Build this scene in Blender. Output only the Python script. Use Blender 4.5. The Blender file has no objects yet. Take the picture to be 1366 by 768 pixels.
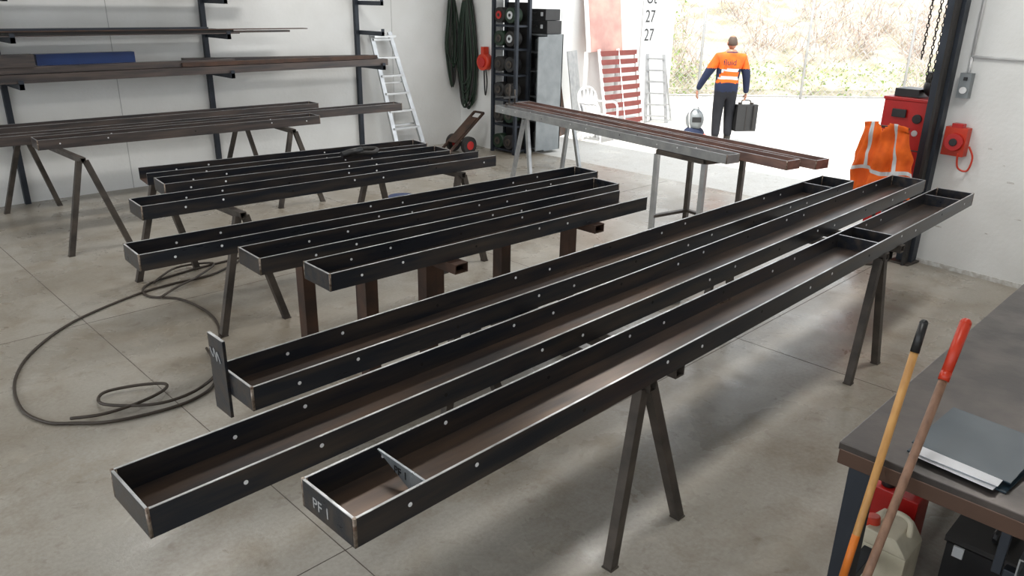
import bpy, bmesh, math, random
from mathutils import Vector, Matrix
random.seed(7)
V=Vector
bpy.context.scene.view_settings.view_transform='Standard'
# ------------------------------------------------------------ materials
def M(name,col,rough=.5,metal=0.0,col2=None,scale=5,stretch=(1,1,1),lo=.35,hi=.65,bump=0,rv=.12,detail=6,bscale=None):
    m=bpy.data.materials.new(name);m.use_nodes=True;nt=m.node_tree;b=nt.nodes['Principled BSDF']
    b.inputs['Metallic'].default_value=metal
    tc=nt.nodes.new('ShaderNodeTexCoord');mp=nt.nodes.new('ShaderNodeMapping');mp.inputs['Scale'].default_value=stretch
    nt.links.new(tc.outputs['Object'],mp.inputs[0])
    n=nt.nodes.new('ShaderNodeTexNoise');n.inputs['Scale'].default_value=scale;n.inputs['Detail'].default_value=detail
    nt.links.new(mp.outputs[0],n.inputs['Vector'])
    cr=nt.nodes.new('ShaderNodeValToRGB');cr.color_ramp.elements[0].position=lo;cr.color_ramp.elements[1].position=hi
    if col2 is None: col2=tuple(c*.82 for c in col)
    cr.color_ramp.elements[0].color=(*col,1);cr.color_ramp.elements[1].color=(*col2,1)
    nt.links.new(n.outputs[0],cr.inputs[0]);nt.links.new(cr.outputs[0],b.inputs['Base Color'])
    mr=nt.nodes.new('ShaderNodeMapRange');mr.inputs[3].default_value=max(.03,rough-rv);mr.inputs[4].default_value=min(1,rough+rv)
    nt.links.new(n.outputs[0],mr.inputs[0]);nt.links.new(mr.outputs[0],b.inputs['Roughness'])
    if bump:
        n2=nt.nodes.new('ShaderNodeTexNoise');n2.inputs['Scale'].default_value=bscale or scale*6;n2.inputs['Detail'].default_value=5
        nt.links.new(mp.outputs[0],n2.inputs['Vector'])
        bp=nt.nodes.new('ShaderNodeBump');bp.inputs['Strength'].default_value=bump;bp.inputs['Distance'].default_value=.01
        nt.links.new(n2.outputs[0],bp.inputs['Height']);nt.links.new(bp.outputs[0],b.inputs['Normal'])
    return m
def floor_mat(name,c1,c2,c3,rough):
    m=bpy.data.materials.new(name);m.use_nodes=True;nt=m.node_tree;b=nt.nodes['Principled BSDF'];L=nt.links.new
    tc=nt.nodes.new('ShaderNodeTexCoord')
    def noise(s,d=8,dist=0,ro=.6):
        n=nt.nodes.new('ShaderNodeTexNoise');n.inputs['Scale'].default_value=s;n.inputs['Detail'].default_value=d;n.inputs['Distortion'].default_value=dist;n.inputs['Roughness'].default_value=ro
        L(tc.outputs['Object'],n.inputs['Vector']);return n
    def ramp(n,p0,p1,a,bb):
        r=nt.nodes.new('ShaderNodeValToRGB');r.color_ramp.elements[0].position=p0;r.color_ramp.elements[1].position=p1
        r.color_ramp.elements[0].color=(*a,1);r.color_ramp.elements[1].color=(*bb,1);L(n.outputs[0],r.inputs[0]);return r
    def mix(t,f,a,bb):
        x=nt.nodes.new('ShaderNodeMix');x.data_type='RGBA';x.blend_type=t
        if isinstance(f,float):x.inputs[0].default_value=f
        else:L(f,x.inputs[0])
        L(a,x.inputs[6]);L(bb,x.inputs[7]);return x
    r1=ramp(noise(.6,7,.2,.55),.36,.64,c1,c2)
    r2=ramp(noise(2.2,10,.3,.66),.48,.70,(1,1,1),c3)
    x1=mix('MULTIPLY',.75,r1.outputs[0],r2.outputs[0])
    r3=ramp(noise(45,4),.35,.7,(1,1,1),(.8,.78,.75))
    x2=mix('MULTIPLY',.8,x1.outputs[2],r3.outputs[0])
    r4=ramp(noise(6,7,.4,.6),.60,.70,(1,1,1),(.55,.49,.43))
    x3=mix('MULTIPLY',.5,x2.outputs[2],r4.outputs[0])
    r5=ramp(noise(1.3,9,.6,.7),.56,.74,(1,1,1),(1.28,1.28,1.26))
    x4=mix('MULTIPLY',1.0,x3.outputs[2],r5.outputs[0])
    L(x4.outputs[2],b.inputs['Base Color'])
    mr=nt.nodes.new('ShaderNodeMapRange');mr.inputs[1].default_value=.3;mr.inputs[2].default_value=.7;mr.inputs[3].default_value=rough-.12;mr.inputs[4].default_value=rough+.2
    nn=noise(1.8,7,.4);L(nn.outputs[0],mr.inputs[0]);L(mr.outputs[0],b.inputs['Roughness'])
    bp=nt.nodes.new('ShaderNodeBump');bp.inputs['Strength'].default_value=.1;bp.inputs['Distance'].default_value=.008
    nb=noise(60,3);L(nb.outputs[0],bp.inputs['Height']);L(bp.outputs[0],b.inputs['Normal'])
    return m
floor_m=floor_mat('concrete_floor',(.43,.405,.36),(.30,.265,.215),(.68,.60,.50),.28)
ground_m=floor_mat('concrete_outside',(.66,.65,.62),(.6,.59,.56),(.92,.9,.88),.7)
joint_m=M('joint_dark',(.12,.10,.085),.9)
white_m=M('white_paint_wall',(.83,.835,.825),.5,col2=(.73,.73,.71),scale=1.3,lo=.3,hi=.75,bump=.3,bscale=22)
chip_m=M('chipped_paint',(.45,.42,.38),.8,col2=(.7,.7,.68),scale=20)
seam_m=M('panel_seam',(.5,.5,.49),.7)
ceil_m=M('ceiling_sheet',(.6,.6,.6),.6)
steel=M('mill_scale_steel',(.034,.039,.050),.32,.65,col2=(.09,.074,.064),scale=3.0,stretch=(.6,6,6),bump=.05,lo=.4,hi=.72)
steelin=M('mill_scale_inside',(.15,.10,.072),.32,.65,col2=(.06,.052,.05),scale=2.4,stretch=(.7,5,5))
rim=M('cut_steel_edge',(.62,.63,.64),.38,.6,col2=(.30,.30,.30),scale=7)
weld=M('weld_bead',(.34,.29,.24),.4,.6,col2=(.1,.06,.04),scale=60)
bright=M('hole_light_plug',(.85,.86,.88),.5,0)  # solid plug, painted white to stand for light showing through a hole
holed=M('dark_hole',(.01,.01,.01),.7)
platem=M('bright_plate',(.50,.54,.56),.3,.6,col2=(.28,.30,.32),scale=14,stretch=(1,1,.2))
chalk=M('chalk',(.38,.38,.38),.9)
trest=M('trestle_steel',(.10,.083,.07),.5,.4,col2=(.05,.043,.038),scale=7)
brown=M('brown_steel',(.10,.052,.034),.5,.35,col2=(.055,.035,.028),scale=6)
galv=M('galvanised',(.42,.43,.43),.4,.6,col2=(.32,.33,.34),scale=9)
red_ch=M('primer_steel',(.27,.16,.13),.45,.25,col2=(.15,.095,.085),scale=4,stretch=(4,.6,4))
rackm=M('rack_dark',(.035,.042,.055),.5,.4)
bars=M('rack_bar_steel',(.06,.056,.058),.4,.5,col2=(.12,.095,.085),scale=4,stretch=(.5,6,6))
blue=M('blue_paint',(.012,.035,.13),.4,.1)
alu=M('aluminium',(.62,.63,.64),.35,.7)
black=M('black_plastic',(.015,.015,.016),.42)
rubber=M('black_rubber',(.022,.02,.019),.7)
greenh=M('green_hose',(.012,.03,.016),.5)
red=M('red_paint',(.48,.012,.01),.35)
redp=M('red_plastic',(.58,.04,.012),.4)
orange=M('hi_vis_orange',(.82,.135,.003),.75,col2=(.62,.085,.003),scale=8)
silver=M('reflective_tape',(.62,.64,.66),.4,.2)
yellow=M('hi_vis_yellow',(.7,.6,.04),.6)
navy=M('navy_cloth',(.008,.016,.05),.85)
trou=M('black_trousers',(.007,.008,.013),.85)
skin=M('skin',(.42,.19,.12),.5)
hair=M('grey_hair',(.10,.07,.055),.8)
boot=M('boot_leather',(.02,.016,.012),.5)
bench_m=M('bench_steel',(.098,.082,.074),.34,.5,col2=(.052,.045,.042),scale=4,bump=.12,lo=.4,hi=.6)
bench_e=M('bench_edge',(.12,.07,.05),.4,.5)
folder_m=M('folder_blue_grey',(.02,.043,.062),.45)
paper=M('paper',(.80,.81,.84),.7)
wood=M('pine_handle',(.60,.32,.10),.5,col2=(.46,.23,.07),scale=6,stretch=(8,8,.6))
wood2=M('worn_handle',(.2,.11,.07),.55,col2=(.3,.17,.11),scale=6,stretch=(8,8,.6))
label=M('orange_label',(.75,.2,.02),.5)
hdpe=M('hdpe_white',(.70,.64,.50),.35,col2=(.52,.47,.35),scale=8)
hose_m=M('cable_rubber',(.045,.032,.022),.5)
slat=M('red_slat',(.24,.05,.04),.6)
pink=M('pink_board',(.62,.36,.30),.6,col2=(.45,.25,.22),scale=3)
grey=M('grey_cabinet',(.25,.27,.28),.45,.3)
whitep=M('white_plastic',(.8,.8,.8),.4)
sheet=M('grey_sheet',(.16,.15,.17),.5,.3)
shrub=M('dry_twigs',(.60,.50,.45),.9,col2=(.34,.27,.23),scale=2)
leaf=M('shrub_leaves',(.36,.46,.15),.8,col2=(.18,.27,.08),scale=3)
bank=M('earth_bank',(.46,.40,.34),.95,col2=(.24,.22,.15),scale=1.6,bump=.5)
wire=M('fence_wire',(.42,.42,.42),.5,.4)
copper=M('brass',(.6,.4,.15),.35,.8)
# ------------------------------------------------------------ builder
class G:
    def __init__(s,name):s.name=name;s.bm=bmesh.new();s.mats=[]
    def mi(s,m):
        if m not in s.mats:s.mats.append(m)
        return s.mats.index(m)
    def face(s,vs,m,sm=False):
        try:f=s.bm.faces.new(vs)
        except ValueError:return
        f.material_index=s.mi(m);f.smooth=sm
    def box(s,c,size,m,R=None):
        c=V(c);vs=[]
        for dx in(-.5,.5):
            for dy in(-.5,.5):
                for dz in(-.5,.5):
                    p=V((dx*size[0],dy*size[1],dz*size[2]))
                    if R is not None:p=R@p
                    vs.append(s.bm.verts.new(c+p))
        for q in((0,1,3,2),(4,6,7,5),(0,4,5,1),(2,3,7,6),(0,2,6,4),(1,5,7,3)):s.face([vs[i] for i in q],m)
    def beam(s,p,q,w,h,m,up=(0,0,1)):
        p=V(p);q=V(q);d=q-p;L=d.length;d.normalize();u=V(up)
        if abs(d.dot(u))>.95:u=V((1,0,0)) if abs(d.x)<.5 else V((0,1,0))
        n=u.cross(d).normalized();u=d.cross(n)
        R=Matrix((d,n,u)).transposed();s.box((p+q)/2,(L,w,h),m,R)
    def rhs(s,p,q,w,h,t,m,up=(0,0,1)):
        p=V(p);q=V(q);d=(q-p).normalized();u=V(up)
        if abs(d.dot(u))>.95:u=V((1,0,0))
        n=u.cross(d).normalized();u=d.cross(n)
        for sg in(-1,1):
            o=n*sg*(w-t)/2;s.beam(p+o,q+o,t,h,m,up=u)
            o=u*sg*(h-t)/2;s.beam(p+o,q+o,w-2*t,t,m,up=u)
    def cyl(s,p,q,r,m,r2=None,n=16,caps=True):
        p=V(p);q=V(q);r2=r if r2 is None else r2;d=(q-p).normalized()
        a=d.orthogonal().normalized();b=d.cross(a)
        A=[];B=[]
        for i in range(n):
            t=2*math.pi*i/n;o=a*math.cos(t)+b*math.sin(t)
            A.append(s.bm.verts.new(p+o*r));B.append(s.bm.verts.new(q+o*r2))
        for i in range(n):
            j=(i+1)%n;s.face([A[i],A[j],B[j],B[i]],m,True)
        if caps:s.face(A[::-1],m);s.face(B,m)
    def tube(s,pts,r,m,n=8,closed=False,sub=6):
        P=[V(p) for p in pts];k=len(P);S=[]
        rng=range(k if closed else k-1)
        for i in rng:
            p0=P[(i-1)%k] if closed or i>0 else P[i];p1=P[i];p2=P[(i+1)%k];p3=P[(i+2)%k] if closed or i+2<k else p2
            for j in range(sub):
                t=j/sub;S.append(.5*((2*p1)+(p2-p0)*t+(2*p0-5*p1+4*p2-p3)*t*t+(3*p1-p0-3*p2+p3)*t**3))
        if not closed:S.append(P[-1])
        rings=[];N=len(S);prev=None
        for i in range(N):
            a=S[(i-1)%N] if closed or i>0 else S[i];b=S[(i+1)%N] if closed or i<N-1 else S[i]
            d=(b-a).normalized()
            if prev is None:x=d.orthogonal().normalized()
            else:
                x=(prev-d*prev.dot(d)).normalized()
            prev=x;y=d.cross(x)
            rings.append([s.bm.verts.new(S[i]+(x*math.cos(2*math.pi*j/n)+y*math.sin(2*math.pi*j/n))*r) for j in range(n)])
        for i in range(N if closed else N-1):
            A=rings[i];B=rings[(i+1)%N]
            for j in range(n):s.face([A[j],A[(j+1)%n],B[(j+1)%n],B[j]],m,True)
        if not closed:s.face(rings[0][::-1],m);s.face(rings[-1],m)
    def sph(s,c,r,m,R=None,nu=20,nv=12,zmin=-1):
        c=V(c);r=V(r) if hasattr(r,'__len__') else V((r,r,r));rows=[]
        for i in range(nv+1):
            z=-math.cos(math.pi*i/nv);z=max(z,zmin);k=math.sqrt(max(0,1-z*z));row=[]
            for j in range(nu):
                a=2*math.pi*j/nu;p=V((k*math.cos(a)*r.x,k*math.sin(a)*r.y,z*r.z))
                if R is not None:p=R@p
                row.append(s.bm.verts.new(c+p))
            rows.append(row)
        for i in range(nv):
            for j in range(nu):s.face([rows[i][j],rows[i][(j+1)%nu],rows[i+1][(j+1)%nu],rows[i+1][j]],m,True)
    def prism(s,poly,ext,m):
        e=V(ext);A=[s.bm.verts.new(V(p)) for p in poly];B=[s.bm.verts.new(V(p)+e) for p in poly];n=len(A)
        s.face(A[::-1],m);s.face(B,m)
        for i in range(n):s.face([A[i],A[(i+1)%n],B[(i+1)%n],B[i]],m)
    def done(s,bevel=0,parent=None,clean=True):
        if clean:bmesh.ops.remove_doubles(s.bm,verts=s.bm.verts,dist=1e-5)
        bmesh.ops.recalc_face_normals(s.bm,faces=s.bm.faces)
        me=bpy.data.meshes.new(s.name);s.bm.to_mesh(me);s.bm.free()
        for m in s.mats:me.materials.append(m)
        o=bpy.data.objects.new(s.name,me);bpy.context.collection.objects.link(o)
        if bevel:
            b=o.modifiers.new('bev','BEVEL');b.width=bevel;b.segments=2;b.limit_method='ANGLE'
        if parent:o.parent=parent
        return o
def text(name,body,size,loc,xax,yax,mat,parent):
    c=bpy.data.curves.new(name,'FONT');c.body=body;c.size=size;c.extrude=.0008;c.materials.append(mat)
    o=bpy.data.objects.new(name,c);bpy.context.collection.objects.link(o)
    x=V(xax).normalized();y=V(yax).normalized();z=x.cross(y)
    Mx=Matrix((x,y,z)).transposed().to_4x4();Mx.translation=V(loc);o.matrix_world=Mx
    o.parent=parent
    return o
# ------------------------------------------------------------ room
def slab(name,x0,x1,y0,y1,z0,z1,m):
    g=G(name);g.box(((x0+x1)/2,(y0+y1)/2,(z0+z1)/2),(x1-x0,y1-y0,z1-z0),m);return g
g=slab('floor',-4,9.3,-3,10.4,-.1,0,floor_m)
for x in(1.5,5.0):g.box((x,3.7,.0004),(.0045,13.4,.0012),joint_m)
for y in(2.55,6.1):g.box((2.6,y,.0004),(13.2,.0045,.0012),joint_m)
g.done(clean=False)
slab('ground_outside',9.3,45,-15,35,-.12,-.005,ground_m).done()
g=slab('wall_left',-4,15.4,10.4,10.6,0,4,white_m)
for x in(-.6,3.4,7.6,11.6):g.box((x,10.399,2),(.008,.004,4),seam_m)
g.done(clean=False)
def bp(s,z,d=0): # point along back wall plane, d into the room
    return V((7.75+.124*s-d,s,z))
TH=math.atan(.124);RB=Matrix.Rotation(-TH,3,'Z')
def bwall(name,s0,s1,z0,z1,m):
    g=G(name);c=bp((s0+s1)/2,(z0+z1)/2,-.1);g.box(c,(.2,(s1-s0)/math.cos(TH),z1-z0),m,RB);return g
g=bwall('wall_back_right',-3,2.32,0,4,white_m)
for i in range(12):
    s=random.uniform(1.2,2.2);z=random.uniform(.3,2.4);g.box(bp(s,z,.001),(.003,random.uniform(.02,.07),random.uniform(.008,.02)),chip_m,RB)
g.box(bp(1.6,.02,.002),(.004,1.5,.05),chip_m,RB)
g.done(clean=False)
bwall('wall_back_left',9.45,10.42,0,4,white_m).done()
bwall('wall_back_lintel',2.32,9.45,3.5,4,white_m).done()
slab('wall_right',-4,7.5,-3.2,-3,0,4,white_m).done()
slab('ceiling',-4,9.3,-3.2,10.6,4,4.1,ceil_m).done()
g=G('door_frame_column')
g.beam(bp(2.39,0,.06),bp(2.39,3.5,.06),.15,.16,rackm,up=(1,0,0))
g.beam(bp(2.36,0,.20),bp(2.36,3.5,.20),.03,.10,rubber,up=(1,0,0))
g.box(bp(2.39,.01,.1),(.26,.2,.02),trest,RB)
g.done(bevel=.004)
# ------------------------------------------------------------ gutters
def gutter(p0,p1,w=.28,h=.1,z=1.0,ends=(1,1),div=(),mat=steel,ins=steelin,rimm=rim,holes=.55,name='steel_channel_gutter',t=.0095,hs=0):
    g=G(name);p0=V((*p0,0));p1=V((*p1,0));d=(p1-p0);L=d.length;d.normalize();n=V((-d.y,d.x,0));R=Matrix((d,n,V((0,0,1)))).transposed()
    def B(a,b,c,sx,sy,sz,m):g.box(p0+d*a+n*b+V((0,0,z-h+c)),(sx,sy,sz),m,R)
    B(L/2,0,t/2,L,w-2*t-.0005,t,ins)
    for sg in(-1,1):
        B(L/2,sg*(w/2-t/2),h/2-.001,L,t,h-.002,mat)
        B(L/2,sg*(w/2-t/2),h-.0015,L-.002,t-.001,.003,rimm)
    for e,a in((ends[0],t/2),(ends[1],L-t/2)):
        if e:
            B(a,0,h/2-.001,t+.001,w-2*t,h-.004,mat);B(a,0,h-.0015,t-.001,w-2*t,.003,rimm)
            for sg in(-1,1):
                c=p0+d*a+n*sg*(w/2-.004);c2=p0+d*(a+(t*.8 if a<1 else -t*.8))+n*sg*(w/2-t-.001)
                g.cyl(c+V((0,0,z-h+.003)),c+V((0,0,z+.001)),.0062,weld,n=8);g.cyl(c2+V((0,0,z-h+.01)),c2+V((0,0,z-.002)),.005,weld,n=6)
    for a in div:
        B(a,0,h/2-.004,.008,w-2*t,h-.012,mat);B(a,0,h-.009,.007,w-2*t,.003,rimm)
    if holes:
        for sg in(-1,1):
            a=.2+hs+(.1 if sg>0 else 0);k=0
            while a<L-.1:
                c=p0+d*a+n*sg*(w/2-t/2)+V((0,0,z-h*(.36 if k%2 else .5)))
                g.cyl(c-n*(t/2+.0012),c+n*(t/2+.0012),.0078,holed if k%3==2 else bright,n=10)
                a+=holes*(1 if k%3 else .5);k+=1
    return g,p0,d,n
g,p0,d,n=gutter((.955,1.71),(6.88,1.80),div=(3.95,4.2,5.62))
x=.955+.27
g.prism([(x,1.71+.127,.992),(x,1.71-.127,.992),(x,1.71-.127,.915),(x,1.71-.06,.915)],(.008,0,0),platem)
oC=g.done(clean=False)
text('chalk_mark','PF 1',.055,(.9535,1.79,.928),(0,-1,.0),(0,0,1),chalk,oC)
text('chalk_mark_plate','PF 1',.04,(x-.0015,1.745,.95),(0,-1,0),(0,0,1),black,oC)
g,*_=gutter((.55,2.15),(7.1,2.24),hs=.1);g.done(clean=False)
g,*_=gutter((1.115,2.63),(6.58,2.64),div=(5.1,))
g.box((1.108,2.735,.965),(.012,.13,.33),steel)
g.box((1.1075,2.735,1.131),(.011,.13,.003),rim)
g.tube([(1.100,2.70,1.03),(1.100,2.725,1.07),(1.100,2.73,1.03),(1.100,2.75,1.08),(1.100,2.76,1.04),(1.100,2.785,1.075)],.0025,chalk,n=6)
g.done(clean=False)
g,*_=gutter((1.40,4.51),(5.19,4.29));g.done(clean=False)
g,*_=gutter((1.87,4.01),(4.95,3.87),hs=.15);g.done(clean=False)
g,*_=gutter((2.02,3.53),(4.75,3.45),ends=(1,0));g.done(clean=False)
g,*_=gutter((1.81,5.58),(5.0,5.38),hs=.1,ends=(1,0));g.done(clean=False)
g,*_=gutter((2.2,6.15),(4.85,5.86));g.done(clean=False)
g,*_=gutter((2.25,6.62),(4.9,6.28),ins=brown,ends=(0,1));g.done(clean=False)
g,*_=gutter((2.0,8.78),(5.08,8.62),w=.26,mat=bars,holes=.9);g.done(clean=False)
g,*_=gutter((.4,9.22),(6.62,8.97),w=.2,holes=0,name='steel_channel_beam',mat=bars);g.done(clean=False)
g,*_=gutter((.4,9.85),(5.7,9.68),w=.26,holes=0,name='steel_channel_beam',mat=bars);g.done(clean=False)
g,*_=gutter((7.60,7.90),(6.85,3.80),w=.19,h=.09,holes=.6,mat=galv,ins=red_ch,name='primed_steel_channel');g.done(clean=False)
g,*_=gutter((7.92,8.0),(7.05,3.27),w=.2,h=.09,holes=0,mat=red_ch,ins=red_ch,name='primed_steel_channel');g.done(clean=False)
g,*_=gutter((8.16,8.0),(7.30,3.10),w=.2,h=.09,holes=0,mat=red_ch,ins=red_ch,name='primed_steel_channel');g.done(clean=False)
g=G('f_clamp');g.beam((7.72,7.85,1.0),(7.72,7.85,1.28),.03,.012,trest);g.beam((7.6,7.85,1.1),(7.86,7.85,1.1),.03,.03,black);g.cyl((7.83,7.85,1.0),(7.83,7.85,1.2),.012,trest);g.box((7.72,7.85,1.01),(.12,.05,.02),trest);g.done()
g=G('welding_clamp_lead');g.tube([(3.85,6.05,1.02),(3.95,6.0,1.035),(4.1,5.97,1.025),(4.2,6.06,1.035),(4.05,6.1,1.045),(3.9,6.12,1.03)],.02,rubber);g.cyl((3.8,6.03,1.03),(4.0,6.0,1.06),.03,black);g.done()
# ------------------------------------------------------------ trestles
def trestle(P0,P1,top=.9,spread=.54,mat=trest,s=.05,splay=.05,name='steel_trestle',ins=.04,off=0,stub=None):
    g=G(name);a=V((*P0,top-s/2));b=V((*P1,top-s/2));d=(b-a).normalized();n=V((-d.y,d.x,0))
    g.rhs(a,b,s,s,.005,mat)
    if stub is not None:
        o=V((stub,0,0));g.rhs(a+o,b+o,s*1.3,s,.005,mat)
        for k in(.25,.75):g.beam(a.lerp(b,k)+V((.02,0,-.02)),a.lerp(b,k)+o+V((0,0,-.02)),.04,.01,mat)
    for e,sg in((a+d*ins,-1),(b-d*ins,1)):
        for k in(-1,1):
            t=e+n*k*.03+V((0,0,-s*.2));f=V((e.x+off,e.y,0))+n*k*spread/2+d*sg*splay+V((0,0,.004))
            g.beam(t,f,s,s*.9,mat,up=d)
            g.box((f.x,f.y,.004),(s*1.1,s*1.1,.008),mat)
    return g.done(clean=False)
trestle((2.45,1.60),(2.45,2.86),spread=.53,splay=0,off=.115,stub=.2)
trestle((5.04,1.62),(5.04,2.85),spread=.46,splay=0,off=.08,stub=.26)
trestle((2.42,5.2),(2.40,6.78),spread=.52)
trestle((4.55,5.2),(4.5,6.6),spread=.52)
trestle((2.2,8.0),(2.15,9.95),spread=.55,splay=.12)
trestle((4.6,8.3),(4.7,9.9),spread=.55,splay=.1)
trestle((7.5,7.35),(8.35,7.2),spread=.45,top=.91,mat=galv)
for i,(xa,xb,xc) in enumerate(((2.49,2.96,2.85),(3.64,4.36,4.15))):
    g=G('steel_support_stand')
    for xx in(xa,xb):
        for yy in(3.75,4.5):g.beam((xx,yy,.012),(xx,yy,.79),.09,.09,brown,up=(1,0,0));g.box((xx,yy,.006),(.16,.16,.012),brown)
    for yy in(3.75,4.5):g.beam((xa-.1,yy,.815),(xb+.1,yy,.815),.08,.05,brown)
    g.rhs((xc,3.28,.87),(xc,4.75,.87),.1,.06,.006,brown)
    g.done(clean=False)
g=G('steel_table_stand')
L4=[(6.93,4.75),(7.45,4.65),(6.83,4.1),(7.33,3.95)]
for a,b in L4:g.beam((a,b,0),(a,b,.86),.05,.05,galv if a<7 else trest,up=(1,0,0))
for a,b in((0,1),(2,3),(0,2),(1,3)):
    for z in(.88,.16):
        if z<.5 and (a,b)==(0,2):continue
        g.beam((*L4[a],z),(*L4[b],z),.05,.045 if z>.5 else .03,trest)
g.done(clean=False)
g=G('steel_angle_frame');
for a,b in(((4.9,3.4),(5.9,4.7)),((5.3,3.3),(6.3,4.5)),((4.9,3.4),(5.3,3.3)),((5.9,4.7),(6.3,4.5))):g.beam((*a,.026),(*b,.026),.05,.05,galv)
g.done(clean=False)
# ------------------------------------------------------------ wall rack + stock
g=G('wall_storage_rack')
PX=(2.17,4.56,6.92,-.3)
for x in PX:
    g.beam((x,10.36,0),(x,10.36,3.2),.06,.06,rackm,up=(0,1,0))
    for z in(1.40,1.88,2.30,2.72):
        g.beam((x+.04,10.36,z),(x+.04,9.74,z),.045,.06,rackm);g.box((x+.04,9.745,z+.02),(.05,.01,.10),rackm)
g.done(clean=False)
g=G('steel_bar_stock')
def bar(x0,x1,y,z,w,h,m=bars,dz=0,dy=0):g.beam((x0,y,z+h/2),(x1,y+dy,z+h/2+dz),w,h,m)
bar(-1,7.05,9.83,1.435,.12,.09,bars);bar(-1,7.15,9.98,1.435,.1,.07,brown);bar(-.5,5.2,10.12,1.435,.12,.1,bars)
bar(1.8,4.7,9.9,1.53,.1,.07,bars);bar(4.1,6.9,10.05,1.56,.08,.06,bars,dz=-.05);bar(4.0,6.9,9.85,1.53,.06,.05,brown)
bar(2.45,3.5,10.02,1.60,.12,.12,blue,dz=.0);bar(.3,2.4,9.9,1.60,.14,.13,bars)
bar(-1,4.75,9.85,1.915,.2,.012,bars);bar(-1,4.7,9.9,1.93,.18,.03,rubber);bar(-1,5.75,9.85,1.961,.12,.01,brown);bar(2.0,5.6,10.05,1.915,.1,.025,bars)
bar(-1,4.6,10.1,1.915,.2,.05,rackm);bar(-1,4.4,9.92,1.973,.1,.02,rackm)
bar(-1,4.8,9.9,2.335,.2,.05,bars);bar(0,5.2,10.1,2.335,.12,.06,bars)
g.done(clean=False)
def ladder(name,bl,br,tl,tr,n=6,m=alu,w=.03,d=.07,back=None):
    g=G(name);bl,br,tl,tr=map(V,(bl,br,tl,tr));lat=(br-bl).normalized()
    for a,b in((bl,tl),(br,tr)):g.beam(a,b,w,d,m,up=lat)
    for i in range(n):
        t=(i+.6)/n
        if t<.98:g.beam(bl.lerp(tl,t),br.lerp(tr,t),d*1.1,.03,m)
    if back:
        off=V(back)
        for a,b in((bl+off,tl),(br+off,tr)):g.beam(a,b,w,.04,m,up=lat)
        for t in(.25,.6):g.beam((bl+off).lerp(tl,t),(br+off).lerp(tr,t),.04,.02,m)
    return g
g=ladder('step_ladder',(7.34,9.95,0),(7.88,9.95,0),(7.12,10.28,1.88),(7.46,10.28,1.88),7,back=(.05,.12,0))
g.box((7.29,10.22,1.82),(.4,.16,.03),alu);g.done(clean=False)
g=G('hand_trolley')
for y in(9.42,9.80):
    g.cyl((8.35,y-.04,.14),(8.35,y+.04,.14),.14,rubber,n=24);g.cyl((8.35,y-.05,.14),(8.35,y+.05,.14),.07,red,n=16)
g.cyl((8.35,9.42,.14),(8.35,9.80,.14),.02,trest)
for y in(9.50,9.72):g.beam((8.0,y,.05),(8.75,y,.62),.04,.03,brown)
for t in(0,.25,.5,.75,1):g.beam((8.0+.75*t,9.50,.05+.57*t),(8.0+.75*t,9.72,.05+.57*t),.04,.03,brown)
g.box((8.38,9.61,.37),(.6,.2,.012),brown,Matrix.Rotation(-math.atan(.57/.75),3,'Y'))
g.box((8.0,9.61,.012),(.2,.34,.02),brown);g.done(clean=False)
g=G('hanging_hose_bundle')
for i in range(24):
    w=random.uniform(.05,.19);zb=random.uniform(.62,1.1);dd=.05+.02*(i%6);c=10.06+random.uniform(-.03,.03)
    g.tube([bp(c-w*.3,2.36,dd),bp(c-w,1.95,dd+.02),bp(c-w*1.25,1.4,dd),bp(c-w,zb+.15,dd+.01),bp(c,zb,dd+.02),bp(c+w,zb+.15,dd),bp(c+w*1.25,1.4,dd+.02),bp(c+w,1.95,dd),bp(c+w*.3,2.36,dd)],.015,greenh if i%2 else rubber,n=6,closed=True,sub=5)
for i in range(14):
    w=random.uniform(.04,.12);zb=random.uniform(.95,1.35);yy=10.34-.02*(i%4);c=8.76
    g.tube([(c-w*.3,yy,2.40),(c-w,yy-.02,2.0),(c-w*1.2,yy,1.6),(c,yy-.02,zb),(c+w*1.2,yy,1.6),(c+w,yy-.01,2.0),(c+w*.3,yy,2.40)],.015,greenh if i%3 else rubber,n=6,closed=True,sub=5)
g.cyl((8.76,10.4,2.41),(8.76,10.2,2.41),.02,trest)
g.cyl(bp(10.06,2.37,0),bp(10.06,2.37,.2),.02,trest);g.done(clean=False)
g=G('red_hose_reel');
g.cyl(bp(9.60,1.42,0),bp(9.60,1.42,.14),.13,redp,n=24);g.cyl(bp(9.60,1.42,.14),bp(9.60,1.42,.16),.08,red);g.box(bp(9.60,1.6,.08),(.1,.08,.12),redp,RB);g.tube([bp(9.55,1.35,.1),bp(9.53,1.1,.08),bp(9.58,.9,.07),bp(9.62,1.0,.06),bp(9.64,1.3,.06)],.012,black,n=6)
g.done(clean=False)
g=G('consumables_rack')
ry=9.13
for y in(ry-.27,ry+.25):
    for x in(8.85,9.13):g.beam((x,y,0),(x,y,2.42),.05,.05,rackm,up=(1,0,0))
for z in(.05,.45,.85,1.25,1.65,2.0,2.4):g.box((9.0,ry,z),(.28,.52,.03),rackm)
g.box((9.14,ry,1.2),(.01,.5,2.3),rubber)
for i,z in enumerate((.19,.62,1.02,1.42,1.81,2.16)):
    for j,y in enumerate((ry-.13,ry+.12)):
        mm=(rubber,greenh,rubber,black)[(i+j)%4];g.cyl((8.84,y,z),(9.0,y,z),.115,mm,n=24)
        g.cyl((8.825,y,z),(8.84,y,z),.06,silver if i in(4,5) and j==0 else (red if (i==5) else trest),n=16);g.cyl((8.82,y,z),(8.83,y,z),.025,black)
g.done(clean=False)
g=G('steel_cabinet')
cx,cy=9.52,8.98
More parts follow.
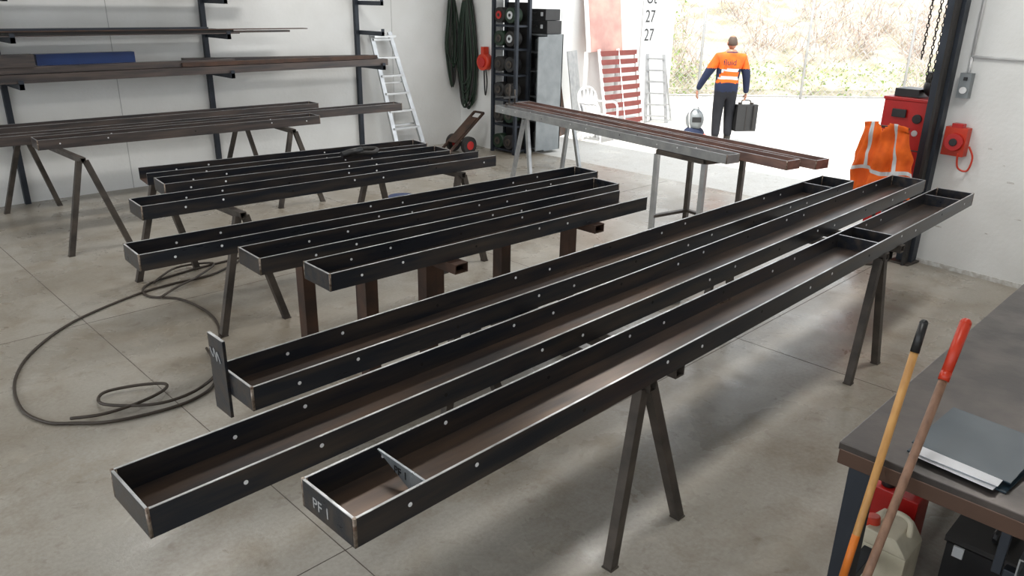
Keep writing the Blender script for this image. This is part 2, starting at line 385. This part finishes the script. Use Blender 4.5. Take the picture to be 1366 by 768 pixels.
g.box((cx+.18,cy,.96),(.02,.66,1.84),grey);g.box((cx,cy-.32,.96),(.38,.02,1.84),grey);g.box((cx,cy+.32,.96),(.38,.02,1.84),grey)
for z in(.05,.5,.9,1.3,1.6,1.87):g.box((cx,cy,z),(.38,.64,.025),grey)
g.box((cx-.2,cy+.17,.96),(.02,.30,1.78),grey);g.box((cx-.22,cy+.05,1.0),(.02,.02,.16),trest)
g.box((cx-.30,cy-.34,.96),(.22,.02,1.78),grey)
for z,m in((.62,black),(1.02,rackm),(1.4,black),(.2,black),(1.7,sheet)):
    g.box((cx,cy-.2,z),(.26,.2,.2),m);g.cyl((cx-.05,cy-.02,z-.1),(cx-.05,cy-.02,z+.1),.06,galv if m is black else grey)
g.done(clean=False)
for (zz,ss,hh) in((1.885,.6,.2),(2.088,.52,.17)):
    g=G('black_tool_case');g.box((cx,cy,zz+hh/2),(.34,ss,hh),black);g.box((cx-.18,cy,zz+hh*.6),(.02,.16,.03),rubber)
    for k in(-.18,.18):g.box((cx-.175,cy+k,zz+hh*.55),(.012,.05,.06),silver)
    g.done(bevel=.012,clean=False)
for i,(x,w,h,m,lean) in enumerate(((10.2,.75,1.42,sheet,.30),(10.5,.6,1.55,sheet,.24),(10.95,.55,1.35,brown,.26),(11.5,.5,1.5,galv,.22))):
    g=G('leaning_steel_sheet');y=10.36;g.prism([(x-w/2,y-lean-.5,.0),(x+w/2,y-lean-.3,0),(x+w/2,y-.25,h),(x-w/2,y-.45,h)],(0,.02,0),m);g.done()
g=G('leaning_board');g.prism([(12.1,10.1,1.45),(13.2,10.1,1.45),(13.2,10.3,2.9),(12.1,10.3,2.9)],(0,.03,0),pink);g.beam((12.1,10.1,1.45),(12.1,10.3,2.9),.06,.06,whitep);g.beam((13.2,10.1,1.45),(13.2,10.3,2.9),.06,.06,whitep)
for x in(12.15,13.15):g.beam((x,10.2,0),(x,10.2,1.45),.06,.06,whitep,up=(1,0,0))
g.done(clean=False)
g=G('slatted_bed_base')
for x in(12.35,12.95,13.5):g.beam((x,9.75,0),(x,10.05,1.5),.05,.04,whitep,up=(1,0,0))
for i in range(9):
    t=(i+.5)/9
    for k in(0,1):g.box((12.64+k*.61,9.73+.3*t,1.5*t),(.57,.025,.10),slat)
g.done(clean=False)
g=ladder('folding_ladder',(13.6,9.70,0),(13.9,9.38,0),(13.77,9.90,1.38),(13.97,9.63,1.38),6,m=galv,back=(.4,.15,0));g.done(clean=False)
g=G('plastic_garden_chair')
ccx,ccy=11.1,8.95
for a,b in((-.2,-.2),(.2,-.2),(-.2,.2),(.2,.2)):g.beam((ccx+a*1.15,ccy+b*1.15,0),(ccx+a,ccy+b,.42),.05,.03,whitep,up=(1,0,0))
g.box((ccx,ccy,.43),(.46,.46,.03),whitep)
for k in(-.2,-.1,0,.1,.2):g.beam((ccx+k,ccy+.2,.44),(ccx+k*1.1,ccy+.32,.88-.3*k*k*4),.06,.02,whitep,up=(1,0,0))
g.tube([(ccx-.24,ccy+.22,.44),(ccx-.25,ccy+.3,.75),(ccx-.12,ccy+.33,.9),(ccx+.12,ccy+.33,.9),(ccx+.25,ccy+.3,.75),(ccx+.24,ccy+.22,.44)],.02,whitep)
for k in(-.25,.25):g.tube([(ccx+k,ccy-.22,.1),(ccx+k*1.05,ccy-.2,.62),(ccx+k*1.1,ccy+.05,.66),(ccx+k,ccy+.28,.66)],.02,whitep)
g.done(clean=False)
g=G('wall_sign');g.box((14.45,10.37,2.15),(.55,.03,2.4),whitep);o=g.done()
for i,tx in enumerate(('YO','Ut','27','27')):text('sign_text_%d'%i,tx,.36,(14.22,10.35,2.75-.38*i),(1,0,0),(0,0,1),black,o)
g=G('paint_bucket');g.cyl((5.0,6.75,0),(5.0,6.75,.3),.13,whitep,r2=.15,n=24);g.cyl((5.0,6.75,.1),(5.0,6.75,.2),.146,redp,n=24,caps=False);g.cyl((5.0,6.75,.3),(5.0,6.75,.32),.158,blue,n=24);g.done()
g=G('air_hose')
pts=[(3.3,6.9),(2.73,6.53),(2.3,6.5),(1.98,6.44),(1.44,6.18),(1.06,5.8),(.85,5.39),(.78,4.96),(.84,4.69),(.96,4.56),(1.12,4.44),(1.38,4.37),(1.6,4.38),(1.78,4.5),(1.95,4.83),(2.18,5.3),(2.26,5.66),(2.22,6.1),(2.05,6.35),(2.15,6.62),(2.6,6.75),(3.2,6.8)]
g.tube([(a,b,.012) for a,b in pts],.010,hose_m,n=8)
pts=[(1.95,5.0),(1.85,4.62),(1.66,4.45),(1.45,4.42),(1.28,4.5),(1.14,4.66),(1.2,4.8),(1.38,4.76),(1.52,4.66),(1.48,4.58),(1.3,4.52),(1.1,4.52),(.95,4.6)]
g.tube([(a,b,.03+.002*(i%3)) for i,(a,b) in enumerate(pts)],.010,hose_m,n=8)
pts=[(2.1,6.2),(2.3,6.35),(2.55,6.5),(2.8,6.75),(2.5,6.85),(2.2,6.6)]
g.tube([(a,b,.03) for a,b in pts],.010,hose_m,n=8)
g.done(clean=False)
# ------------------------------------------------------------ bench
g=G('steel_workbench')
g.box((4.2,.255,.885),(3.28,1.21,.03),bench_m)
g.box((4.2,.855,.85),(3.2,.012,.07),bench_e);g.box((2.568,.255,.845),(.02,1.2,.06),bench_e)
for x in(2.66,5.7):
    for y in(.79,-.28):
        g.beam((x,y,0),(x,y,.87),.08,.08,rackm,up=(1,0,0))
for y in(.79,-.28):g.beam((2.66,y,.22),(5.7,y,.22),.05,.05,rackm)
for x in(2.66,5.7):g.beam((x,-.28,.22),(x,.40,.22),.05,.05,rackm)
for x in(2.72,4.2,5.6):g.beam((x,-.28,.575),(x,.30,.575),.04,.04,rackm)
for x in(2.72,4.2,5.6):g.beam((x,.32,.56),(x,.32,.87),.03,.03,rackm,up=(1,0,0))
g.done(bevel=.003,clean=False)
g=G('galvanised_box_section')
for i,y in enumerate((-.12,-.01,.10,.21)):g.rhs((2.64,y,.645),(5.3,y,.645),.1,.1,.005,galv)
g.done(clean=False)
g=G('ring_binder')
Rf=Matrix.Rotation(math.radians(-5),3,'Z')
g.box((2.84,.49,.903),(.36,.32,.005),folder_m,Rf);g.box((2.86,.49,.937),(.34,.32,.005),folder_m,Rf@Matrix.Rotation(math.radians(-4),3,'Y'))
g.box((3.02,.475,.922),(.006,.32,.04),folder_m,Rf)
for i in range(5):g.box((2.79-.012*(i%3),.50,.908+.0045*i),(.29,.27,.002),paper,Rf@Matrix.Rotation(math.radians(1.5*i-3),3,'Z'))
g.cyl((2.99,.42,.92),(2.99,.55,.92),.012,silver);g.done(clean=False)
g=G('broom_handle')
b0=V((2.222,.7,0.0));b1=V((2.66,.7,1.39));g.cyl(b0,b0.lerp(b1,.93),.0135,wood);g.cyl(b0.lerp(b1,.93),b1,.015,black,r2=.014);g.sph(b1,.014,black)
g.cyl(b0.lerp(b1,.36),b0.lerp(b1,.47),.0139,label);g.done()
g=G('shovel_handle')
b0=V((1.953,.61,0.0));b1=V((2.80,.61,1.378));g.cyl(b0,b0.lerp(b1,.88),.0145,wood2);g.cyl(b0.lerp(b1,.88),b1,.017,redp,r2=.019);g.sph(b1,.019,redp);g.cyl(b0.lerp(b1,.87),b0.lerp(b1,.89),.018,redp);g.done()
g=G('plastic_jerry_can')
ox,oy=3.06,.76
g.box((ox,oy,.13),(.20,.22,.26),hdpe);g.prism([(ox-.1,oy-.11,.26),(ox-.1,oy+.11,.26),(ox-.1,oy+.06,.33),(ox-.1,oy-.06,.33)],(.2,0,0),hdpe)
g.tube([(ox,oy-.08,.31),(ox,oy-.07,.38),(ox,oy-.01,.39),(ox,oy+.03,.32)],.013,hdpe);g.cyl((ox-.04,oy+.05,.29),(ox-.04,oy+.06,.36),.028,redp)
g.done(bevel=.025,clean=False)
g=G('red_fuel_can');g.box((3.40,.83,.16),(.18,.20,.32),red);g.cyl((3.36,.88,.32),(3.36,.88,.37),.03,black);g.tube([(3.4,.76,.32),(3.4,.78,.39),(3.4,.85,.39),(3.4,.88,.32)],.014,black);g.done(bevel=.02,clean=False)
g=G('black_tool_box');g.box((3.45,.42,.14),(.5,.30,.28),black);g.box((3.45,.42,.29),(.5,.32,.03),rubber);g.tube([(3.3,.42,.30),(3.3,.42,.35),(3.6,.42,.35),(3.6,.42,.30)],.012,black)
for k in(-.1,.1):g.box((3.195,.42+k,.25),(.012,.04,.05),silver)
g.done(bevel=.01,clean=False)
g=G('cable_coil')
for i in range(6):
    g.tube([(3.0+(.12+.004*i)*math.cos(a*math.pi/4),.42+(.1+.004*i)*math.sin(a*math.pi/4),.012+.018*i) for a in range(8)],.01,rubber if i%2 else redp,n=6,closed=True)
g.done(clean=False)
# ------------------------------------------------------------ right wall fittings
g=G('red_power_outlet')
g.box(bp(2.17,1.23,.05),(.09,.2,.26),redp,RB);g.cyl(bp(2.17,1.23,.09),bp(2.17,1.23,.14),.08,red,n=24);g.cyl(bp(2.17,1.23,.14),bp(2.17,1.23,.15),.035,black);g.box(bp(2.17,1.37,.06),(.07,.1,.05),red,RB)
g.tube([bp(2.12,1.13,.1),bp(2.1,1.0,.08),bp(2.02,.98,.06),bp(2.0,1.1,.05),bp(2.05,1.2,.05)],.01,redp,n=6);g.done(bevel=.01,clean=False)
g=G('isolator_switch')
g.box(bp(2.2,1.73,.035),(.07,.1,.22),grey,RB);g.cyl(bp(2.2,1.69,.07),bp(2.2,1.69,.09),.03,whitep);g.box(bp(2.2,1.79,.075),(.015,.03,.03),black,RB)
g.cyl(bp(2.2,1.84,.02),bp(2.2,1.98,.02),.012,whitep);g.cyl(bp(2.2,1.98,.02),bp(0,1.98,.02),.012,whitep);g.cyl(bp(2.2,1.98,.02),bp(2.2,3.9,.02),.012,whitep)
g.done(clean=False)
g=G('red_tool_cabinet')
C0=bp(2.70,0,-.34)
g.box(C0+V((0,0,.80)),(.42,.50,1.44),red,RB)
for z in(.55,1.05):g.box(C0+V((-.213,0,z)),(.008,.46,.012),black,RB)
g.box(C0+V((-.22,.10,1.40)),(.02,.14,.08),black,RB);g.cyl(C0+V((-.2,-.08,1.36)),C0+V((-.24,-.08,1.36)),.045,black);g.cyl(C0+V((-.2,-.08,1.22)),C0+V((-.23,-.08,1.22)),.03,silver)
g.box(C0+V((0,0,.06)),(.38,.44,.08),black,RB);g.box(C0+V((0,0,1.535)),(.44,.52,.03),red,RB);g.box(C0+V((0,.08,1.59)),(.26,.24,.08),black,RB)
for a in(-.15,.15):
    for b in(-.18,.18):g.cyl(C0+V((a,b-.015,.03)),C0+V((a,b+.015,.03)),.03,rubber)
g.done(bevel=.005,clean=False)
g=G('chain_bag');c=bp(2.56,0,-.33)
g.sph(c+V((0,0,1.66)),(.12,.12,.11),black,zmin=-.95);g.cyl(c+V((0,0,1.68)),c+V((0,0,1.80)),.11,rubber,n=20);g.done(clean=False)
g=G('door_chain')
for (s,dd,z0) in((2.50,.04,1.72),(2.58,-.04,1.76),(2.65,.0,1.95)):
    z=z0;k=0
    while z<3.5:
        c=bp(s,z,dd);ax=V((0,.012,0)) if k%2 else V((.012,0,0))
        g.tube([c+V((0,0,-.024)),c+ax,c+V((0,0,.024)),c-ax],.005,rubber,n=5,closed=True,sub=3);z+=.04;k+=1
g.done(clean=False)
g=G('gas_bottle');c=bp(2.58,0,.20)
g.cyl(c,c+V((0,0,.62)),.09,black,n=24);g.sph(c+V((0,0,.62)),(.09,.09,.07),black);g.cyl(c+V((0,0,.66)),c+V((0,0,.78)),.02,copper);g.done(clean=False)
def vest():
    g=G('hi_vis_vest');nu,nv=32,38;c=bp(2.66,0,.50)
    grid=[]
    for j in range(nv+1):
        v=j/nv;row=[]
        if v<.45: hw=.22-.02*math.sin(v/.45*math.pi)+ .06*(v/.45)
        else: hw=.28+.05*(v-.45)+.01*math.sin(v*20)
        for i in range(nu+1):
            u=i/nu*2-1;z=1.385-.70*v-(.03*u*u if v<.1 else 0)-.03*math.sin(u*5+1)*v
            x=-.05*math.cos(u*1.5)-.028*math.sin(u*9+v*4)*(.3+v)-.012*math.sin(u*21+v*9)-.01*math.sin(v*17+u*3)
            p=c+RB@V((x,-u*hw-.04*v+.02,0));p.z=z;row.append(g.bm.verts.new(p))
        grid.append(row)
    for j in range(nv):
        for i in range(nu):
            u=(i+.5)/nu*2-1;v=(j+.5)/nv
            if v<.12 and abs(u)<.26*(1-v/.12):continue
            m=orange
            if .62<v<.69:m=silver
            elif .42<abs(u)<.54 and v<.62:m=silver
            elif abs(u)<.03:m=yellow
            g.face([grid[j][i],grid[j][i+1],grid[j+1][i+1],grid[j+1][i]],m,True)
    o=g.done();s=o.modifiers.new('s','SOLIDIFY');s.thickness=.006
    return o
vest()
g=G('vest_hook_stand');c=bp(2.66,0,.44);g.cyl(c,c+V((0,0,1.36)),.015,trest);g.cyl(c,c+V((0,0,.02)),.12,trest,n=24);g.beam(c+V((0,-.17,1.33)),c+V((0,.17,1.33)),.02,.02,trest);g.done(clean=False)
# ------------------------------------------------------------ outside
g=G('chain_link_fence')
F0=V((14.2,15.3,0));F1=V((27.0,4.0,0));fd=(F1-F0);FL=fd.length;fd.normalize();fh=3.4
for k in range(7):
    p=F0+fd*(FL*k/6);g.cyl(p,p+V((0,0,fh)),.035,wire,n=8)
for z in(.08,fh):g.cyl(F0+V((0,0,z)),F1+V((0,0,z)),.02,wire,n=6)
pitch=.2;a=-fh
while a<FL:
    for sg in(0,1):
        s0,s1=a,a+fh;z0,z1=0,fh
        if s0<0:z0=-s0;s0=0
        if s1>FL:z1=fh-(s1-FL);s1=FL
        if sg:z0,z1=fh-z0,fh-z1
        if abs(s1-s0)>.05:g.beam(F0+fd*s0+V((0,0,z0)),F0+fd*s1+V((0,0,z1)),.009,.009,wire)
    a+=pitch
g.done(clean=False)
nf=V((-fd.y,fd.x,0));nf=nf if nf.x>0 else -nf
g=G('earth_bank');rows=[]
for i in range(41):
    r=[]
    for j in range(13):
        s=-6+ (FL+12)*i/40;w=.5+j*.9;z=(0 if j==0 else .3*j+random.uniform(-.1,.15))
        p=F0+fd*s+nf*w;r.append(g.bm.verts.new((p.x,p.y,z)))
    rows.append(r)
for i in range(40):
    for j in range(12):g.face([rows[i][j],rows[i+1][j],rows[i+1][j+1],rows[i][j+1]],bank,True)
g.done()
g=G('bare_shrubs')
def strip(p,d,L,w,m,drop=.35,n=4):
    side=V((fd.x,fd.y,random.uniform(-.4,.4)))*w;prev=[g.bm.verts.new(p-side),g.bm.verts.new(p+side)]
    for i in range(1,n+1):
        t=i/n;q=p+d*L*t+V((0,0,-drop*L*t*t));k=1-t*.75
        cur=[g.bm.verts.new(q-side*k),g.bm.verts.new(q+side*k)]
        g.face([prev[0],prev[1],cur[1],cur[0]],m);prev=cur
for b in range(105):
    s=random.uniform(-3,FL+3);w=random.uniform(.7,6.5);base=F0+fd*s+nf*w;base.z=.3*max(0,(w-.5)/.9);hgt=random.uniform(.8,2.2)
    for k in range(50):
        d=V((random.gauss(0,.55),random.gauss(0,.55),random.uniform(.4,1.3))).normalized()
        p=base+V((random.uniform(-.35,.35),random.uniform(-.35,.35),random.random()**1.5*hgt*.8))
        strip(p,d,random.uniform(.5,1.3)*hgt*.6,random.uniform(.007,.016),shrub,drop=random.uniform(.1,.7))
for k in range(11000):
    s=random.uniform(-4,5.5) if k%3 else random.uniform(4,FL);w=random.uniform(.2,2.4);p=F0+fd*s+nf*w;p.z=random.random()**1.3*(2.8 if k%3 else .8)+.05
    t=random.uniform(.03,.07);g.face([g.bm.verts.new(p+V((random.uniform(-t,t),random.uniform(-t,t),random.uniform(-t,t)))) for _ in range(3)],leaf)
g.done(clean=False)
# ------------------------------------------------------------ man
man=bpy.data.objects.new('worker',None);bpy.context.collection.objects.link(man)
def skinned(name,verts,edges,rad,root=0,sub=2,mats=(skin,),pick=None,parent=None):
    me=bpy.data.meshes.new(name);me.from_pydata(verts,edges,[]);o=bpy.data.objects.new(name,me);bpy.context.collection.objects.link(o)
    o.modifiers.new('s','SKIN');
    for i,r in enumerate(rad):
        sv=me.skin_vertices[0].data[i];sv.radius=r if hasattr(r,'__len__') else (r,r);sv.use_root=(i==root)
    m=o.modifiers.new('ss','SUBSURF');m.levels=sub;m.render_levels=sub
    bpy.context.view_layer.update();dg=bpy.context.evaluated_depsgraph_get()
    nm=bpy.data.meshes.new_from_object(o.evaluated_get(dg));bpy.data.objects.remove(o)
    nm.materials.clear()
    for mm in mats:nm.materials.append(mm)
    for p in nm.polygons:
        p.use_smooth=True
        p.material_index=pick(p.center) if pick else 0
    o=bpy.data.objects.new(name,nm);bpy.context.collection.objects.link(o);o.parent=parent;return o
bv=[(0,0,.93),(0,0,1.08),(.01,0,1.27),(.02,0,1.42),(.03,.01,1.51),(.035,.02,1.58),
    (-.18,0,1.43),(-.33,-.01,1.20),(-.44,.03,.98),(-.465,.05,.90),
    (.22,0,1.43),(.31,-.02,1.18),(.345,.02,.93),(.35,.03,.86),
    (-.09,0,.86),(-.10,.02,.50),(-.11,-.04,.12),
    (.09,0,.86),(.11,.07,.50),(.12,.03,.12)]
be=[(0,1),(1,2),(2,3),(3,4),(4,5),(3,6),(6,7),(7,8),(8,9),(3,10),(10,11),(11,12),(12,13),(0,14),(14,15),(15,16),(0,17),(17,18),(18,19)]
br=[(.19,.14),(.20,.14),(.225,.15),(.20,.13),(.07,.07),(.058,.06),.10,.074,.054,.044,.10,.074,.054,.044,.12,.09,.07,.12,.09,.07]
segs=[(e,(V(bv[e[0]]),V(bv[e[1]]))) for e in be]
def pick(c):
    best=None;bd=9
    for e,(a,b) in segs:
        t=max(0,min(1,(c-a).dot(b-a)/(b-a).length_squared));dd=(c-a.lerp(b,t)).length
        if dd<bd:bd=dd;best=(e,t)
    e,t=best
    if e in((4,5),) or (e==(3,4) and c.z>1.53):return 4
    if e in((6,7),(10,11)):
        return 0 if c.z>1.27 else 1
    if e in((7,8),(11,12),(8,9),(12,13)):return 1
    if c.z<.90:return 3
    if c.z<1.04:return 1
    if 1.09<c.z<1.14 or 1.22<c.z<1.27:return 2
    return 0
skinned('body',bv,be,br,0,3,(orange,navy,silver,trou,skin),pick,man)
def hand(name,w,grip):
    vs=[w,(w[0],w[1]+.005,w[2]-.05),(w[0],w[1]+.01,w[2]-.09)];es=[(0,1),(1,2)];rs=[(.022,.028),(.02,.042),(.018,.042)]
    skinned(name+'_palm',vs,es,rs,0,2,(skin,),None,man)
    s=-1 if w[0]<0 else 1
    for i,(oy,L) in enumerate(((.032,.072),(.011,.08),(-.011,.075),(-.031,.058))):
        b=V((w[0],w[1]+.01+oy,w[2]-.085));k=.9 if grip else .35
        p1=b+V((-s*.012*k,0,-L*.45));p2=p1+V((-s*L*.3*(k+.1),0,-L*.25*(1.1-k)));p3=p2+V((-s*L*.15,0,(L*.2 if grip else -L*.25)))
        skinned(name+'_finger_%d'%(i+1),[tuple(b),tuple(p1),tuple(p2),tuple(p3)],[(0,1),(1,2),(2,3)],[.0095,.009,.0085,.0075],0,1,(skin,),None,man)
    b=V((w[0],w[1]+.03,w[2]-.03));skinned(name+'_thumb',[tuple(b),tuple(b+V((-s*.015,.025,-.025))),tuple(b+V((-s*.028,.03,-.055)))],[(0,1),(1,2)],[.012,.0105,.009],0,1,(skin,),None,man)
hand('left_hand',(-.468,.052,.90),False);hand('right_hand',(.352,.03,.865),True)
g=G('head');hc=V((.035,.045,1.675))
g.sph((0,0,0),(1,1,1),skin,nu=32,nv=24)
hi=g.mi(hair)
for v in g.bm.verts:
    x,y,z=v.co
    w=.076 if z>-.2 else .076*(1-.28*(-z-.2)/.8)
    v.co=hc+V((x*w,y*(.098 if y<0 else .094)*(1 if z>-.3 else .92)+(.012*(1 if y>0 and z<-.3 else 0)),z*.118))
for f in g.bm.faces:
    c=f.calc_center_median()-hc
    if (c.y<.03 and c.z>-.045 and not(c.z>.095 and c.y<.0)) or (c.z>.075 and c.y<.06 and c.z<.095):f.material_index=hi
for k in(-1,1):
    g.sph(hc+V((k*.078,-.005,-.01)),(.010,.02,.032),skin,nu=10,nv=8);g.sph(hc+V((k*.03,.088,.005)),.011,whitep,nu=10,nv=8);g.sph(hc+V((k*.03,.096,.005)),.005,black,nu=8,nv=6)
g.prism([hc+V((-.014,.088,-.035)),hc+V((.014,.088,-.035)),hc+V((0,.122,-.03))],(0,-.008,.045),skin)
g.box(hc+V((0,.092,-.06)),(.045,.012,.008),slat)
g.done(parent=man)
g=G('collar');g.tube([(.035+.08*math.cos(a*math.pi/4),.01+.075*math.sin(a*math.pi/4),1.515) for a in range(8)],.02,navy,closed=True);g.done(parent=man)
for nm,(x,y) in(('left_boot',(-.11,-.02)),('right_boot',(.12,.05))):
    g=G(nm);g.sph((x,y+.06,.05),(.05,.145,.055),boot,zmin=-.8);g.cyl((x,y,.04),(x,y-.005,.17),.055,boot,r2=.06);g.box((x,y+.06,.012),(.1,.28,.024),rubber);g.done(bevel=.008,parent=man,clean=False)
text('back_logo','fluid',.13,(-.13,-.152,1.33),(1,0,0),(0,0,1),navy,man)
MX,MY=12.50,7.24;SC=1.05
man.location=(MX,MY,0);man.rotation_euler=(0,0,math.radians(-45));man.scale=(SC,SC,SC)
RM=Matrix.Rotation(math.radians(-45),3,'Z')
g=G('black_hard_case')
def mp(x,y,z):return V((MX,MY,0))+RM@V((x*SC,y*SC,z*SC))
Rc=RM@Matrix.Rotation(math.radians(12),3,'Z')
g.box(mp(.385,.03,.46),(.40,.15,.47),black,Rc)
for k in(-.13,0,.13):g.box(mp(.385+k,.03-.075,.46),(.03,.012,.43),rubber,Rc)
for k in(-.1,.1):g.box(mp(.375+k,.03,.70),(.05,.05,.03),trest,Rc)
g.tube([mp(.30,.03,.69),mp(.30,.03,.735),mp(.335,.03,.75),mp(.41,.03,.75),mp(.45,.03,.735),mp(.45,.03,.69)],.012,rubber,sub=3)
g.done(bevel=.012,clean=False)
g=G('welding_helmet_bag')
c=V((12.35,7.72,0))
g.sph(c+V((0,0,.14)),(.24,.18,.15),navy,zmin=-.9);g.sph(c+V((0,0,.40)),(.16,.17,.20),grey,zmin=-.75);g.box(c+V((-.115,-.115,.42)),(.03,.16,.09),black,Matrix.Rotation(math.radians(45),3,'Z'))
g.sph(c+V((.1,-.14,.08)),(.09,.09,.08),redp,zmin=-.9);g.cyl(c+V((-.2,.03,0)),c+V((-.2,.03,.2)),.04,blue);g.tube([c+V((-.12,.0,.24)),c+V((-.15,.02,.54)),c+V((.05,-.02,.62)),c+V((.12,-.02,.34))],.014,whitep)
g.done(clean=False)
# ------------------------------------------------------------ lights
w=bpy.data.worlds.new('w');bpy.context.scene.world=w;w.use_nodes=True;bg=w.node_tree.nodes['Background'];bg.inputs[0].default_value=(.91,.96,1,1);bg.inputs[1].default_value=2.1
sl=bpy.data.lights.new('sun','SUN');sl.energy=7.5;sl.angle=.02;sl.color=(1,.96,.90);so=bpy.data.objects.new('sun',sl);bpy.context.collection.objects.link(so)
so.rotation_euler=V((.35,.05,-.93)).to_track_quat('-Z','Y').to_euler()
for x in(2.5,6.0):
    for y in(1.0,4.5,8.0):
        g=G('ceiling_light_panel');g.box((x,y,3.97),(1.3,.5,.05),whitep);g.done()
        a=bpy.data.lights.new('light_panel_lamp','AREA');a.shape='RECTANGLE';a.size=1.2;a.size_y=.4;a.energy=(22 if y<2 else 36) if x<4 else 50;a.color=(1,.985,.95)
        o=bpy.data.objects.new('light_panel_lamp',a);bpy.context.collection.objects.link(o);o.location=(x,y,3.93)
# ------------------------------------------------------------ camera
H=2.38;F=1021;P=math.radians(20.6);R=math.radians(1.15);A=math.radians(45)
f=V((math.cos(P)*math.cos(A),math.cos(P)*math.sin(A),-math.sin(P)))
r0=V((math.sin(A),-math.cos(A),0));u0=r0.cross(f)
r=r0*math.cos(R)+u0*math.sin(R);u=u0*math.cos(R)-r0*math.sin(R)
cam=bpy.data.objects.new('camera',bpy.data.cameras.new('camera'));bpy.context.collection.objects.link(cam)
Mx=Matrix((r,u,-f)).transposed().to_4x4();Mx.translation=V((0,0,H));cam.matrix_world=Mx
cam.data.sensor_width=36;cam.data.lens=F/1366*36;cam.data.clip_end=200;bpy.context.scene.camera=cam
